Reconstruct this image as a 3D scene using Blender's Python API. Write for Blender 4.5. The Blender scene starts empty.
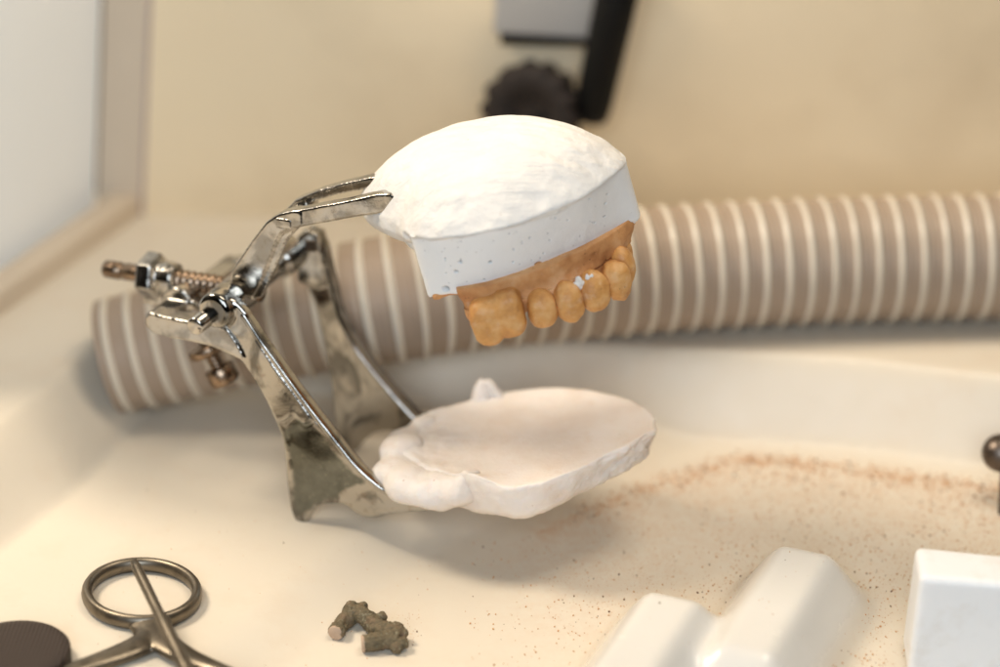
import bpy, bmesh, math, random
from mathutils import Vector as V, Matrix, noise
random.seed(7)
sc = bpy.context.scene
COL = sc.collection
PI = math.pi

# ------------------------------------------------------------------ camera
# everything below is authored in centimetres and scaled by 0.01
S = 0.01
F = 2218.0
CAM = V((0, -52.07, 28.18))
PITCH = math.radians(24)
FW = V((0, math.cos(PITCH), -math.sin(PITCH)))
UP = V((0, math.sin(PITCH), math.cos(PITCH)))
cd = bpy.data.cameras.new('camera')
cam = bpy.data.objects.new('camera', cd)
COL.objects.link(cam)
cam.location = CAM * S
cam.rotation_euler = (PI / 2 - PITCH, 0, 0)
cd.lens = 79.85
cd.sensor_width = 36
cd.clip_start = 0.01
cd.clip_end = 50
cd.dof.use_dof = True
cd.dof.focus_distance = 0.548
cd.dof.aperture_fstop = 4.6
cd.dof.aperture_blades = 7
sc.camera = cam

# ------------------------------------------------------------------ light
w = bpy.data.worlds.new('World')
sc.world = w
w.use_nodes = True
nt = w.node_tree
bg = nt.nodes['Background']
bg.inputs[1].default_value = 0.31
tc = nt.nodes.new('ShaderNodeTexCoord')
sp = nt.nodes.new('ShaderNodeSeparateXYZ')
nt.links.new(tc.outputs['Generated'], sp.inputs[0])
rmp = nt.nodes.new('ShaderNodeValToRGB')
ad = nt.nodes.new('ShaderNodeMath'); ad.operation = 'MULTIPLY_ADD'
ad.inputs[1].default_value = 0.5; ad.inputs[2].default_value = 0.5
nt.links.new(sp.outputs[2], ad.inputs[0])
nt.links.new(ad.outputs[0], rmp.inputs[0])
cr = rmp.color_ramp
cr.elements[0].position = 0.30; cr.elements[0].color = (0.20, 0.15, 0.10, 1)
cr.elements[1].position = 1.0; cr.elements[1].color = (0.95, 0.82, 0.62, 1)
for p_, c_ in ((0.48, (0.10, 0.075, 0.055, 1)), (0.56, (0.30, 0.24, 0.18, 1)), (0.72, (0.75, 0.64, 0.48, 1))):
    e = cr.elements.new(p_); e.color = c_
yr = nt.nodes.new('ShaderNodeMapRange'); nt.links.new(sp.outputs[1], yr.inputs[0])
yr.inputs[1].default_value = -0.75; yr.inputs[2].default_value = 0.35; yr.inputs[3].default_value = 0.12; yr.inputs[4].default_value = 1.0
mxw = nt.nodes.new('ShaderNodeMix'); mxw.data_type = 'RGBA'; mxw.blend_type = 'MULTIPLY'; mxw.inputs[0].default_value = 1.0
nt.links.new(rmp.outputs[0], mxw.inputs[6]); nt.links.new(yr.outputs[0], mxw.inputs[7])
nt.links.new(mxw.outputs[2], bg.inputs[0])

def area(name, loc, target, size, power, color, size_y=None):
    l = bpy.data.lights.new(name, 'AREA')
    l.shape = 'RECTANGLE' if size_y else 'SQUARE'
    l.size = size * S
    if size_y: l.size_y = size_y * S
    l.energy = power; l.color = color
    o = bpy.data.objects.new(name, l); COL.objects.link(o)
    o.location = V(loc) * S
    o.rotation_euler = (V(target) - V(loc)).to_track_quat('-Z', 'Y').to_euler()
    return o
area('warm_ceiling_lamp', (-37, 7, 50), (2, 3, 0), 16, 3.15, (1.0, 0.86, 0.68), 16)
area('window_light', (-8, -78, 40), (0, 0, 4), 50, 4.3, (0.80, 0.90, 1.0), 40)
area('warm_fill_light', (18, 2, 68), (4, 10, 4), 30, 2.1, (1.0, 0.87, 0.70), 30)  # unseen fill, added to brighten the back wall and right floor
sc.view_settings.view_transform = 'Standard'
sc.view_settings.look = 'None'
sc.view_settings.exposure = 0.03
sc.view_settings.gamma = 1.0

# ------------------------------------------------------------------ geometry helpers
def ray(x, y): return FW * F + V((1, 0, 0)) * (x - 500) + UP * (333.5 - y)
def hit(x, y, p0, n):
    d = ray(x, y); n = V(n)
    return CAM + d * ((V(p0) - CAM).dot(n) / d.dot(n))
def onz(x, y, z): return hit(x, y, (0, 0, z), (0, 0, 1))
def ony(x, y, yy): return hit(x, y, (0, yy, 0), (0, 1, 0))
def sstep(a, b, x):
    t = max(0.0, min(1.0, (x - a) / (b - a))); return t * t * (3 - 2 * t)
def nz(p, sc_=1.0, off=0.0): return noise.noise(V(p) * sc_ + V((off, off * 1.7, -off)))
def fbm(p, sc_=1.0, off=0.0, o=4): return noise.fractal(V(p) * sc_ + V((off, off * 1.7, -off)), 0.8, 2.1, o)

def link(name, me, mat, parent=None, smooth=True, base=V((0, 0, 0))):
    o = bpy.data.objects.new(name, me); COL.objects.link(o)
    o.scale = (S, S, S)
    if mat:
        for m in (mat if isinstance(mat, (list, tuple)) else [mat]): me.materials.append(m)
    if smooth:
        for p in me.polygons: p.use_smooth = True
    if parent is not None:
        o.parent = parent
        q = parent; b = V((0, 0, 0))
        if parent.type == 'EMPTY':
            o.location = -parent.location
        else:
            o.scale = (1, 1, 1)
    return o
def thing(name, label, cat, loc, group=None):
    o = bpy.data.objects.new(name, None); COL.objects.link(o)
    o.empty_display_size = 0.01
    o.location = V(loc) * S
    o['label'] = label; o['category'] = cat
    if group: o['group'] = group
    return o
def tag(o, label=None, cat=None, group=None, kind=None):
    if label: o['label'] = label
    if cat: o['category'] = cat
    if group: o['group'] = group
    if kind: o['kind'] = kind
    return o
def mesh_from(name, vs, fs):
    me = bpy.data.meshes.new(name); me.from_pydata([tuple(v) for v in vs], [], fs); me.update(); return me
def bm_mesh(bm, name='mesh'):
    bmesh.ops.recalc_face_normals(bm, faces=bm.faces)
    me = bpy.data.meshes.new(name); bm.to_mesh(me); bm.free(); return me
def resample(pts, n, closed=True, uniform=True):
    pts = [V(p) for p in pts]; m = len(pts); dense = []
    segs = m if closed else m - 1
    for i in range(segs):
        if closed: p0, p1, p2, p3 = pts[(i - 1) % m], pts[i], pts[(i + 1) % m], pts[(i + 2) % m]
        else: p0, p1, p2, p3 = pts[max(i - 1, 0)], pts[i], pts[i + 1], pts[min(i + 2, m - 1)]
        for k in range(16):
            t = k / 16
            dense.append(0.5 * ((2 * p1) + (p2 - p0) * t + (2 * p0 - 5 * p1 + 4 * p2 - p3) * t * t + (3 * p1 - p0 - 3 * p2 + p3) * t ** 3))
    dense.append(dense[0].copy() if closed else pts[-1])
    acc = [0]
    for a, b in zip(dense, dense[1:]): acc.append(acc[-1] + (b - a).length)
    out = []; j = 0
    for i in range(n):
        d = acc[-1] * i / (n if closed else n - 1)
        while j < len(acc) - 2 and acc[j + 1] < d: j += 1
        L = acc[j + 1] - acc[j]
        out.append(dense[j].lerp(dense[j + 1], 0 if L == 0 else min(1, (d - acc[j]) / L)))
    return out
def loft(rings, close_start=True, close_end=True):
    n = len(rings[0]); vs = [p for r in rings for p in r]; fs = []
    for a in range(len(rings) - 1):
        for i in range(n):
            j = (i + 1) % n
            fs.append((a * n + i, a * n + j, (a + 1) * n + j, (a + 1) * n + i))
    if close_start: fs.append(tuple(range(n))[::-1])
    if close_end: fs.append(tuple(range((len(rings) - 1) * n, len(rings) * n)))
    return vs, fs
def add(bm, vf, mi=0):
    vs, fs = vf
    bv = [bm.verts.new(v) for v in vs]
    for f_ in fs:
        try:
            q = bm.faces.new([bv[i] for i in f_]); q.material_index = mi; q.smooth = True
        except ValueError: pass
def sweep(path, rad, n=16, squash=None, caps=True):
    """tube of changing radius along a polyline"""
    path = [V(p) for p in path]; m = len(path)
    rads = rad if isinstance(rad, (list, tuple)) else [rad] * m
    T = [(path[min(i + 1, m - 1)] - path[max(i - 1, 0)]).normalized() for i in range(m)]
    u = T[0].orthogonal().normalized(); rings = []
    for i in range(m):
        u = (u - T[i] * u.dot(T[i])).normalized(); v = T[i].cross(u)
        rings.append([path[i] + (u * math.cos(2 * PI * k / n) + v * math.sin(2 * PI * k / n)) * rads[i] for k in range(n)])
    return loft(rings, caps, caps)
def lathe(p0, axis, prof, n=24, mod=None):
    """prof: list of (distance along axis, radius)"""
    p0 = V(p0); a = V(axis).normalized(); u = a.orthogonal().normalized(); v = a.cross(u)
    rings = []
    for d, r in prof:
        rings.append([p0 + a * d + (u * math.cos(2 * PI * k / n) + v * math.sin(2 * PI * k / n)) * (r * (mod(k, d) if mod else 1)) for k in range(n)])
    return loft(rings)
def ellipsoid(c, ax, ay, az, n=20, m=12, e=1.0):
    """ax, ay, az: half-axis vectors; e<1 makes it boxier"""
    def pw(t): return math.copysign(abs(t) ** e, t)
    vs = [V(c) + V(az)]; fs = []
    for i in range(1, m):
        p = PI * i / m
        for k in range(n):
            q = 2 * PI * k / n
            vs.append(V(c) + V(ax) * pw(math.sin(p)) * pw(math.cos(q)) + V(ay) * pw(math.sin(p)) * pw(math.sin(q)) + V(az) * pw(math.cos(p)))
    vs.append(V(c) - V(az))
    for k in range(n): fs.append((0, 1 + k, 1 + (k + 1) % n))
    for i in range(m - 2):
        for k in range(n):
            a = 1 + i * n + k; b = 1 + i * n + (k + 1) % n
            fs.append((a, a + n, b + n, b))
    o_ = 1 + (m - 2) * n
    for k in range(n): fs.append((o_ + k, len(vs) - 1, o_ + (k + 1) % n))
    return vs, fs
def prism(pts, ext):
    """pts: planar loop, ext: vector; loop at pts and pts+ext"""
    n = len(pts); vs = [V(p) for p in pts] + [V(p) + ext for p in pts]
    fs = [tuple(range(n))[::-1], tuple(range(n, 2 * n))]
    for i in range(n):
        j = (i + 1) % n; fs.append((i, j, n + j, n + i))
    return vs, fs
def obox(c, ax, ay, az):
    c, ax, ay, az = V(c), V(ax), V(ay), V(az)
    return prism([c - ax - ay - az, c + ax - ay - az, c + ax + ay - az, c - ax + ay - az], az * 2)
def fuse(bm, voxel, smooth=6, factor=0.5, disp=None):
    """melt overlapping shells into one cast surface; returns a mesh"""
    bmesh.ops.triangulate(bm, faces=[f_ for f_ in bm.faces if len(f_.verts) > 4])
    me = bm_mesh(bm)
    o = bpy.data.objects.new('tmp', me); COL.objects.link(o)
    m = o.modifiers.new('r', 'REMESH'); m.mode = 'VOXEL'; m.voxel_size = voxel; m.use_smooth_shade = True
    if smooth:
        m = o.modifiers.new('s', 'SMOOTH'); m.iterations = smooth; m.factor = factor
    dg = bpy.context.evaluated_depsgraph_get()
    out = bpy.data.meshes.new_from_object(o.evaluated_get(dg))
    bpy.data.objects.remove(o); bpy.data.meshes.remove(me)
    if disp:
        nn = [v.normal.copy() for v in out.vertices]
        for v, n_ in zip(out.vertices, nn): v.co = v.co + n_ * disp(v.co)
    for p in out.polygons: p.use_smooth = True
    return out
def bevel_mesh(bm, wdt, seg=3, ang=35):
    bmesh.ops.recalc_face_normals(bm, faces=bm.faces)
    ed = [e for e in bm.edges if len(e.link_faces) == 2 and e.calc_face_angle(0) > math.radians(ang)]
    bmesh.ops.bevel(bm, geom=ed, offset=wdt, segments=seg, affect='EDGES', profile=0.6)
    return bm_mesh(bm)

# ------------------------------------------------------------------ materials
class N:
    def __init__(s, name):
        s.m = bpy.data.materials.new(name); s.m.use_nodes = True; s.t = s.m.node_tree
        s.b = s.t.nodes['Principled BSDF']
        s.tc = s.t.nodes.new('ShaderNodeTexCoord').outputs['Object']
    def n(s, typ, **k):
        x = s.t.nodes.new(typ)
        for a, b in k.items(): setattr(x, a, b)
        return x
    def l(s, a, b): s.t.links.new(a, b)
    def mapv(s, scale=(1, 1, 1), rot=(0, 0, 0)):
        x = s.n('ShaderNodeMapping'); x.inputs['Scale'].default_value = scale; x.inputs['Rotation'].default_value = rot
        s.l(s.tc, x.inputs[0]); return x.outputs[0]
    def noise(s, scale, detail=4, vec=None, rough=0.55, dist=0.0):
        x = s.n('ShaderNodeTexNoise'); x.inputs['Scale'].default_value = scale; x.inputs['Detail'].default_value = detail
        x.inputs['Roughness'].default_value = rough; x.inputs['Distortion'].default_value = dist
        s.l(vec or s.tc, x.inputs['Vector']); return x.outputs['Fac']
    def vor(s, scale, vec=None, feat='F1', out='Distance', rnd=1.0):
        x = s.n('ShaderNodeTexVoronoi', feature=feat); x.inputs['Scale'].default_value = scale; x.inputs['Randomness'].default_value = rnd
        s.l(vec or s.tc, x.inputs['Vector']); return x.outputs[out]
    def ramp(s, fac, stops, interp='LINEAR'):
        x = s.n('ShaderNodeValToRGB'); x.color_ramp.interpolation = interp; e = x.color_ramp.elements
        while len(e) < len(stops): e.new(0.5)
        for q, (p, c) in zip(e, stops):
            q.position = p; q.color = (c, c, c, 1) if isinstance(c, (int, float)) else (*c, 1)
        s.l(fac, x.inputs[0]); return x.outputs[0]
    def mix(s, fac, a, b, mode='MIX'):
        x = s.n('ShaderNodeMix', data_type='RGBA', blend_type=mode)
        for val, i in ((fac, 0), (a, 6), (b, 7)):
            if isinstance(val, (int, float)): x.inputs[i].default_value = val
            elif isinstance(val, tuple): x.inputs[i].default_value = (*val, 1)
            else: s.l(val, x.inputs[i])
        return x.outputs[2]
    def math(s, op, a, b=0.0, c=0.0):
        x = s.n('ShaderNodeMath', operation=op)
        for i, val in enumerate((a, b, c)):
            if isinstance(val, (int, float)): x.inputs[i].default_value = val
            else: s.l(val, x.inputs[i])
        return x.outputs[0]
    def bump(s, h, dist, strength=1.0, prev=None):
        x = s.n('ShaderNodeBump'); x.inputs['Distance'].default_value = dist; x.inputs['Strength'].default_value = strength
        s.l(h, x.inputs['Height'])
        if prev: s.l(prev, x.inputs['Normal'])
        return x.outputs[0]
    def set(s, **k):
        names = dict(base='Base Color', rough='Roughness', metal='Metallic', normal='Normal', sss='Subsurface Weight',
                     sssr='Subsurface Radius', ssss='Subsurface Scale', coat='Coat Weight', coatr='Coat Roughness',
                     spec='Specular IOR Level', trans='Transmission Weight', alpha='Alpha')
        for a, v in k.items():
            i = s.b.inputs[names[a]]
            if isinstance(v, (int, float)): i.default_value = v
            elif isinstance(v, tuple): i.default_value = (*v, 1) if len(i.default_value) == 4 else v
            else: s.l(v, i)
        return s.m
BD = 0.01   # bump distances are in metres: 1 cm

def chrome(name, tint=(0.53, 0.505, 0.465), rmin=0.08, rmax=0.30, dirt_refl=0.5, wave=1.0, edge=(0.48, 0.58), tarn_refl=False, stretch=None):
    a = N(name)
    g = a.noise(0.9, 6, rough=0.6, dist=1.2, vec=a.mapv(stretch) if stretch else None); g2 = a.noise(4, 6)
    k = a.ramp(g, [(edge[0], 0.0), (edge[1], 1.0)])
    c = a.mix(a.math('MULTIPLY', k, dirt_refl), tint, tuple(t * 0.26 for t in tint))  # smudges, and dark reflections painted into the metal colour
    c = a.mix(a.math('MULTIPLY', a.ramp(g2, [(0.58, 0.0), (0.72, 1.0)]), dirt_refl * 0.5), c, (0.20, 0.14, 0.09))
    if tarn_refl:
        ta_ = a.n('ShaderNodeAttribute', attribute_name='tarnish_refl').outputs['Fac']  # tarnished web, with the dark room's reflection also put into its colour
        tf = a.ramp(a.math('ADD', ta_, a.math('MULTIPLY_ADD', a.noise(1.8, 7, rough=0.7), 0.9, -0.45)), [(0.42, 0.0), (0.62, 1.0)])
        tc_ = a.mix(a.noise(2.6, 7, rough=0.7), (0.07, 0.075, 0.065), (0.26, 0.265, 0.24))
        sp1 = a.ramp(a.noise(9, 4, rough=0.7), [(0.60, 0.0), (0.70, 1.0)])
        tc_ = a.mix(a.math('MULTIPLY', sp1, 0.5), tc_, (0.42, 0.40, 0.35))
        c = a.mix(tf, c, tc_)
    r = a.n('ShaderNodeMapRange'); a.l(g2, r.inputs[0]); r.inputs[1].default_value = 0.3; r.inputs[2].default_value = 0.75
    r.inputs[3].default_value = rmin; r.inputs[4].default_value = rmax
    b = a.bump(a.noise(0.8, 1), 0.0016 * wave, 0.4)
    b = a.bump(a.noise(14, 3), 0.00006, 0.25, b)
    return a.set(base=c, metal=1.0, rough=r.outputs[0], normal=b)
M_chrome = chrome('worn_chrome')
M_leg = chrome('worn_leg_chrome', (0.45, 0.43, 0.395), 0.05, 0.18, 0.85, 0.8, (0.50, 0.60), True, (1.1, 1.1, 0.55))
M_bronze = chrome('bronze_screw', (0.30, 0.215, 0.15), 0.2, 0.38, 0.5, 0.3)
M_steel = chrome('brushed_steel', (0.21, 0.18, 0.14), 0.34, 0.46, 0.35, 0.2)
M_dsteel = chrome('dark_steel', (0.16, 0.13, 0.11), 0.3, 0.5, 0.4, 0.3)

a = N('white_plaster')
v1 = a.vor(3.6); pits = a.ramp(v1, [(0.03, 1.0), (0.075, 0.0)])
big = a.noise(0.9, 4); fine = a.noise(26, 4)
c = a.mix(big, (0.80, 0.81, 0.83), (0.87, 0.87, 0.86))
c = a.mix(a.math('MULTIPLY', pits, 0.55), c, (0.30, 0.27, 0.24))
c = a.mix(a.n('ShaderNodeAttribute', attribute_name='pit_shade').outputs['Fac'], c, (0.16, 0.14, 0.12))  # shade inside the air bubbles, put into the plaster colour
hgt = a.math('SUBTRACT', a.math('MULTIPLY', fine, 0.25), a.math('MULTIPLY', pits, 1.0))
M_plaster = a.set(base=c, rough=0.72, normal=a.bump(hgt, 0.0004, 0.6), sss=0.08, sssr=(0.6, 0.5, 0.45), ssss=0.0003, spec=0.3)

a = N('smeared_plaster')
mp = a.mapv((0.28, 3.2, 2.0), (0.1, 0.1, math.radians(8)))
st = a.noise(1.6, 7, vec=mp, rough=0.62, dist=0.35)
mk = a.ramp(a.noise(0.75, 3), [(0.40, 0.12), (0.60, 1.0)])
c = a.mix(a.noise(0.8, 5), (0.80, 0.775, 0.74), (0.775, 0.75, 0.715))
v1 = a.vor(1.9); dots = a.ramp(v1, [(0.02, 1.0), (0.045, 0.0)])
c = a.mix(a.math('MULTIPLY', dots, 0.6), c, (0.30, 0.18, 0.12))
hgt = a.math('ADD', a.math('MULTIPLY', a.math('MULTIPLY', st, mk), 1.0), a.math('MULTIPLY', a.noise(16, 3), 0.12))
M_smear = a.set(base=c, rough=0.66, normal=a.bump(hgt, 0.0015, 0.6), sss=0.1, sssr=(0.7, 0.5, 0.4), ssss=0.002, spec=0.35)

a = N('orange_die_stone')
big = a.noise(1.3, 6, rough=0.6); fine = a.noise(20, 4)
c = a.ramp(big, [(0.32, (0.44, 0.19, 0.07)), (0.50, (0.60, 0.295, 0.115)), (0.68, (0.71, 0.42, 0.21))])
v1 = a.vor(5.5); pits = a.ramp(v1, [(0.06, 1.0), (0.12, 0.0)])
sel = a.ramp(a.noise(1.1, 2), [(0.46, 0.0), (0.56, 1.0)])
pits = a.math('MULTIPLY', pits, sel)
c = a.mix(a.math('MULTIPLY', pits, 0.8), c, (0.12, 0.05, 0.025))
wh = a.ramp(a.noise(3.4, 6, rough=0.7), [(0.60, 0.0), (0.72, 1.0)])
c = a.mix(a.math('MULTIPLY', wh, 0.30), c, (0.80, 0.62, 0.48))
hgt = a.math('SUBTRACT', a.math('MULTIPLY', fine, 0.35), pits)
M_stone = a.set(base=c, rough=0.55, normal=a.bump(hgt, 0.0005, 0.6), sss=0.05, sssr=(0.8, 0.4, 0.2), ssss=0.0015, spec=0.4)
a = N('orange_tooth_stone')
c = a.ramp(a.noise(2.2, 6, rough=0.6), [(0.30, (0.46, 0.20, 0.06)), (0.50, (0.62, 0.31, 0.095)), (0.70, (0.71, 0.42, 0.18))])
wh = a.ramp(a.noise(1.9, 7, rough=0.75), [(0.55, 0.0), (0.68, 1.0)])
c = a.mix(a.math('MULTIPLY', wh, 0.38), c, (0.78, 0.58, 0.42))
v1 = a.vor(6.5); pits = a.math('MULTIPLY', a.ramp(v1, [(0.06, 1.0), (0.12, 0.0)]), a.ramp(a.noise(1.7, 2), [(0.48, 0.0), (0.58, 1.0)]))
c = a.mix(a.math('MULTIPLY', pits, 0.75), c, (0.14, 0.06, 0.03))
M_tooth = a.set(base=c, rough=0.5, normal=a.bump(a.math('SUBTRACT', a.math('MULTIPLY', a.noise(18, 4), 0.35), pits), 0.0005, 0.55), sss=0.05, sssr=(0.8, 0.4, 0.2), ssss=0.0015)

a = N('warm_white_stone')
big = a.noise(0.7, 5); c = a.ramp(big, [(0.3, (0.78, 0.67, 0.58)), (0.5, (0.83, 0.75, 0.68)), (0.75, (0.86, 0.80, 0.755))])
st = a.ramp(a.noise(1.5, 6, rough=0.7), [(0.56, 0.0), (0.72, 1.0)])
c = a.mix(a.math('MULTIPLY', st, 0.28), c, (0.68, 0.48, 0.33))
pits = a.ramp(a.vor(1.7), [(0.03, 1.0), (0.06, 0.0)])
c = a.mix(a.math('MULTIPLY', pits, 0.5), c, (0.45, 0.28, 0.18))
M_plate = a.set(base=c, rough=0.55, normal=a.bump(a.noise(9, 5), 0.0005, 0.4), sss=0.3, sssr=(1.0, 0.7, 0.5), ssss=0.004)

a = N('cream_tray_plastic')
big = a.noise(0.12, 3); c = a.mix(big, (0.68, 0.60, 0.485), (0.74, 0.67, 0.56))
st = a.ramp(a.noise(0.5, 6, rough=0.65), [(0.52, 0.0), (0.75, 1.0)])
c = a.mix(a.math('MULTIPLY', st, 0.22), c, (0.62, 0.45, 0.30))
at = a.n('ShaderNodeAttribute', attribute_name='dust')
dn = a.ramp(a.noise(3.2, 6, rough=0.75), [(0.40, 0.0), (0.66, 1.0)])
c = a.mix(a.math('MULTIPLY', a.math('MULTIPLY', at.outputs['Fac'], dn), 0.75), c, (0.60, 0.34, 0.17))
gz = a.n('ShaderNodeAttribute', attribute_name='glaze').outputs['Fac']
sp_ = a.math('MULTIPLY', a.ramp(a.vor(4.5), [(0.05, 1.0), (0.11, 0.0)]), a.ramp(a.noise(0.8, 3), [(0.50, 0.0), (0.60, 1.0)]))
wc_ = a.mix(a.math('MULTIPLY', sp_, 0.6), a.mix(a.noise(0.35, 3), (0.70, 0.67, 0.62), (0.75, 0.725, 0.68)), (0.50, 0.30, 0.15))
c = a.mix(gz, c, wc_)
rg_ = a.math('MULTIPLY_ADD', a.noise(1.2, 4), 0.25, 0.30)
M_tray = a.set(base=c, rough=a.math('SUBTRACT', rg_, a.math('MULTIPLY', gz, 0.2)), normal=a.bump(a.noise(3.5, 4), 0.0002, 0.35), spec=0.45, sss=0.06, sssr=(1, 0.7, 0.4), ssss=0.004)
a = N('white_plaster_block')
c = a.mix(a.noise(0.8, 5), (0.80, 0.82, 0.84), (0.86, 0.86, 0.86))
sm = a.ramp(a.noise(0.9, 7, rough=0.72), [(0.50, 0.0), (0.66, 1.0)])
c = a.mix(a.math('MULTIPLY', sm, 0.3), c, (0.62, 0.56, 0.48))
M_block = a.set(base=c, rough=0.45, normal=a.bump(a.noise(3, 4), 0.0004, 0.4), sss=0.1, sssr=(1, 0.8, 0.7), ssss=0.003)
a = N('beige_wall_laminate')
c = a.mix(a.noise(0.09, 4), (0.82, 0.66, 0.44), (0.87, 0.74, 0.53))
st = a.ramp(a.noise(0.22, 6, rough=0.6), [(0.50, 0.0), (0.75, 1.0)])
c = a.mix(a.math('MULTIPLY', st, 0.25), c, (0.56, 0.42, 0.26))
M_wall = a.set(base=c, rough=0.6, normal=a.bump(a.noise(2.0, 5), 0.0003, 0.3))
a = N('tan_trim'); c = a.mix(a.noise(0.3, 4), (0.58, 0.48, 0.37), (0.66, 0.56, 0.44))
M_trim = a.set(base=c, rough=0.55)
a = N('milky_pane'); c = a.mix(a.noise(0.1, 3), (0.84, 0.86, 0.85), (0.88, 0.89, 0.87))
a.b.inputs['Emission Color'].default_value = (0.86, 0.94, 1.0, 1); a.b.inputs['Emission Strength'].default_value = 0.15   # added glow that brightens the panel, with no source behind it
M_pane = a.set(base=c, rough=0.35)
a = N('seam_filler'); c = a.mix(a.noise(1, 3), (0.33, 0.25, 0.25), (0.42, 0.33, 0.32)); M_seam = a.set(base=c, rough=0.7)
a = N('hose_wall_plastic')
c = a.mix(a.noise(0.5, 5), (0.32, 0.24, 0.175), (0.39, 0.30, 0.225))
M_hose = a.set(base=c, rough=0.5, normal=a.bump(a.noise(4, 4), 0.0004, 0.5), sss=0.15, sssr=(1, 0.6, 0.4), ssss=0.005)
a = N('hose_rib_plastic')
c = a.mix(a.noise(0.7, 5), (0.60, 0.53, 0.43), (0.68, 0.61, 0.51))
M_rib = a.set(base=c, rough=0.35, sss=0.2, sssr=(1, 0.7, 0.5), ssss=0.005)
a = N('black_plastic'); c = a.mix(a.noise(2, 4), (0.010, 0.009, 0.009), (0.02, 0.018, 0.017)); M_black = a.set(base=(0.006, 0.006, 0.006), rough=0.55, spec=0.15)
a = N('dark_bristle'); c = a.mix(a.noise(2.5, 5), (0.005, 0.004, 0.004), (0.03, 0.017, 0.011)); M_bristle = a.set(base=c, rough=0.75)
a = N('grey_enamel'); c = a.mix(a.noise(0.5, 4), (0.40, 0.38, 0.36), (0.46, 0.44, 0.41)); M_grey = a.set(base=c, rough=0.45)
a = N('bark_olive')
c = a.ramp(a.noise(3.2, 6, rough=0.7), [(0.33, (0.075, 0.062, 0.036)), (0.5, (0.15, 0.115, 0.062)), (0.68, (0.20, 0.13, 0.075))])
c = a.mix(a.math('MULTIPLY', a.ramp(a.noise(11, 4), [(0.58, 0.0), (0.68, 1.0)]), 0.45), c, (0.36, 0.34, 0.24))
M_bark = a.set(base=c, rough=0.7, normal=a.bump(a.noise(12, 5), 0.001, 0.8))
a = N('cut_face'); c = a.mix(a.noise(6, 4), (0.42, 0.29, 0.20), (0.54, 0.40, 0.29)); M_cut = a.set(base=c, rough=0.75)
a = N('grit_orange'); c = a.mix(a.noise(1.2, 2), (0.50, 0.23, 0.09), (0.70, 0.45, 0.24)); M_grit = a.set(base=c, rough=0.8)
a = N('grit_dark'); c = a.mix(a.noise(2, 2), (0.10, 0.035, 0.02), (0.22, 0.12, 0.05)); M_grit2 = a.set(base=c, rough=0.8)
a = N('mesh_brown')
wv = a.n('ShaderNodeTexWave', bands_direction='X'); wv.inputs['Scale'].default_value = 3.2; a.l(a.tc, wv.inputs[0])
wv2 = a.n('ShaderNodeTexWave', bands_direction='Y'); wv2.inputs['Scale'].default_value = 3.2; a.l(a.tc, wv2.inputs[0])
g = a.math('MAXIMUM', wv.outputs['Fac'], wv2.outputs['Fac'])
c = a.mix(g, (0.016, 0.010, 0.008), (0.05, 0.03, 0.02))
M_pad = a.set(base=c, rough=0.6, normal=a.bump(g, 0.0006, 0.7))
M_redspot = N('red_wax').set(base=(0.55, 0.02, 0.02), rough=0.4)

# ------------------------------------------------------------------ tray (setting)
RIM = [onz(1150, 385, 1.8), onz(1000, 375, 1.8), onz(850, 358, 1.8), onz(690, 349, 1.8), V((1.5, 6.7, 0)), V((-3, 7.6, 0)), V((-8.5, 8.7, 0)), V((-11.2, 8.2, 0)),
       V((-11.9, 6.1, 0)), V((-13.4, 1.7, 0)), V((-15.6, -3.5, 0)), V((-18, -10, 0)), V((-22, -22, 0))]
RIM = [(p.x, p.y) for p in resample([V((p[0], p[1], 0)) for p in RIM], 90, closed=False)]
RIM[0] = (60, 2)
def segdist(px, py, poly):
    best = 1e9; side = 1
    for (ax, ay), (bx, by) in zip(poly, poly[1:]):
        dx, dy = bx - ax, by - ay; L = dx * dx + dy * dy
        t = max(0, min(1, ((px - ax) * dx + (py - ay) * dy) / L)) if L else 0
        qx, qy = px - ax - t * dx, py - ay - t * dy; d = qx * qx + qy * qy
        if d < best - 1e-9: best = d; side = dx * qy - dy * qx
    return math.sqrt(best) * (1 if side > 0 else -1)   # + = inside basin (left of travel direction)
LA = [onz(150, 690, 0), onz(275, 588, 0), onz(345, 535, 0), onz(430, 492, 0), onz(560, 450, 0), onz(700, 385, 0), onz(760, 340, 0)]   # crest of the fold in the floor
LA = [(p.x, p.y) for p in LA]
def hbase(x, y):
    d = segdist(x, y, RIM)
    d = d if d > 0 else d
    wd = 1.45 + 0.9 * sstep(-8, -12, x)
    wall = 1.8 * (1 - (0.5 * sstep(-0.1, wd, d) + 0.5 * max(0.0, min(1.0, (d - 0.1) / (wd - 0.3)))))
    dA = segdist(x, y, LA)      # + = left of crest = upper left floor
    low = -0.5 * sstep(-0.1, 2.0, -dA)
    inner = low * sstep(-0.2, 2.0, d)
    return wall + inner
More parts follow.
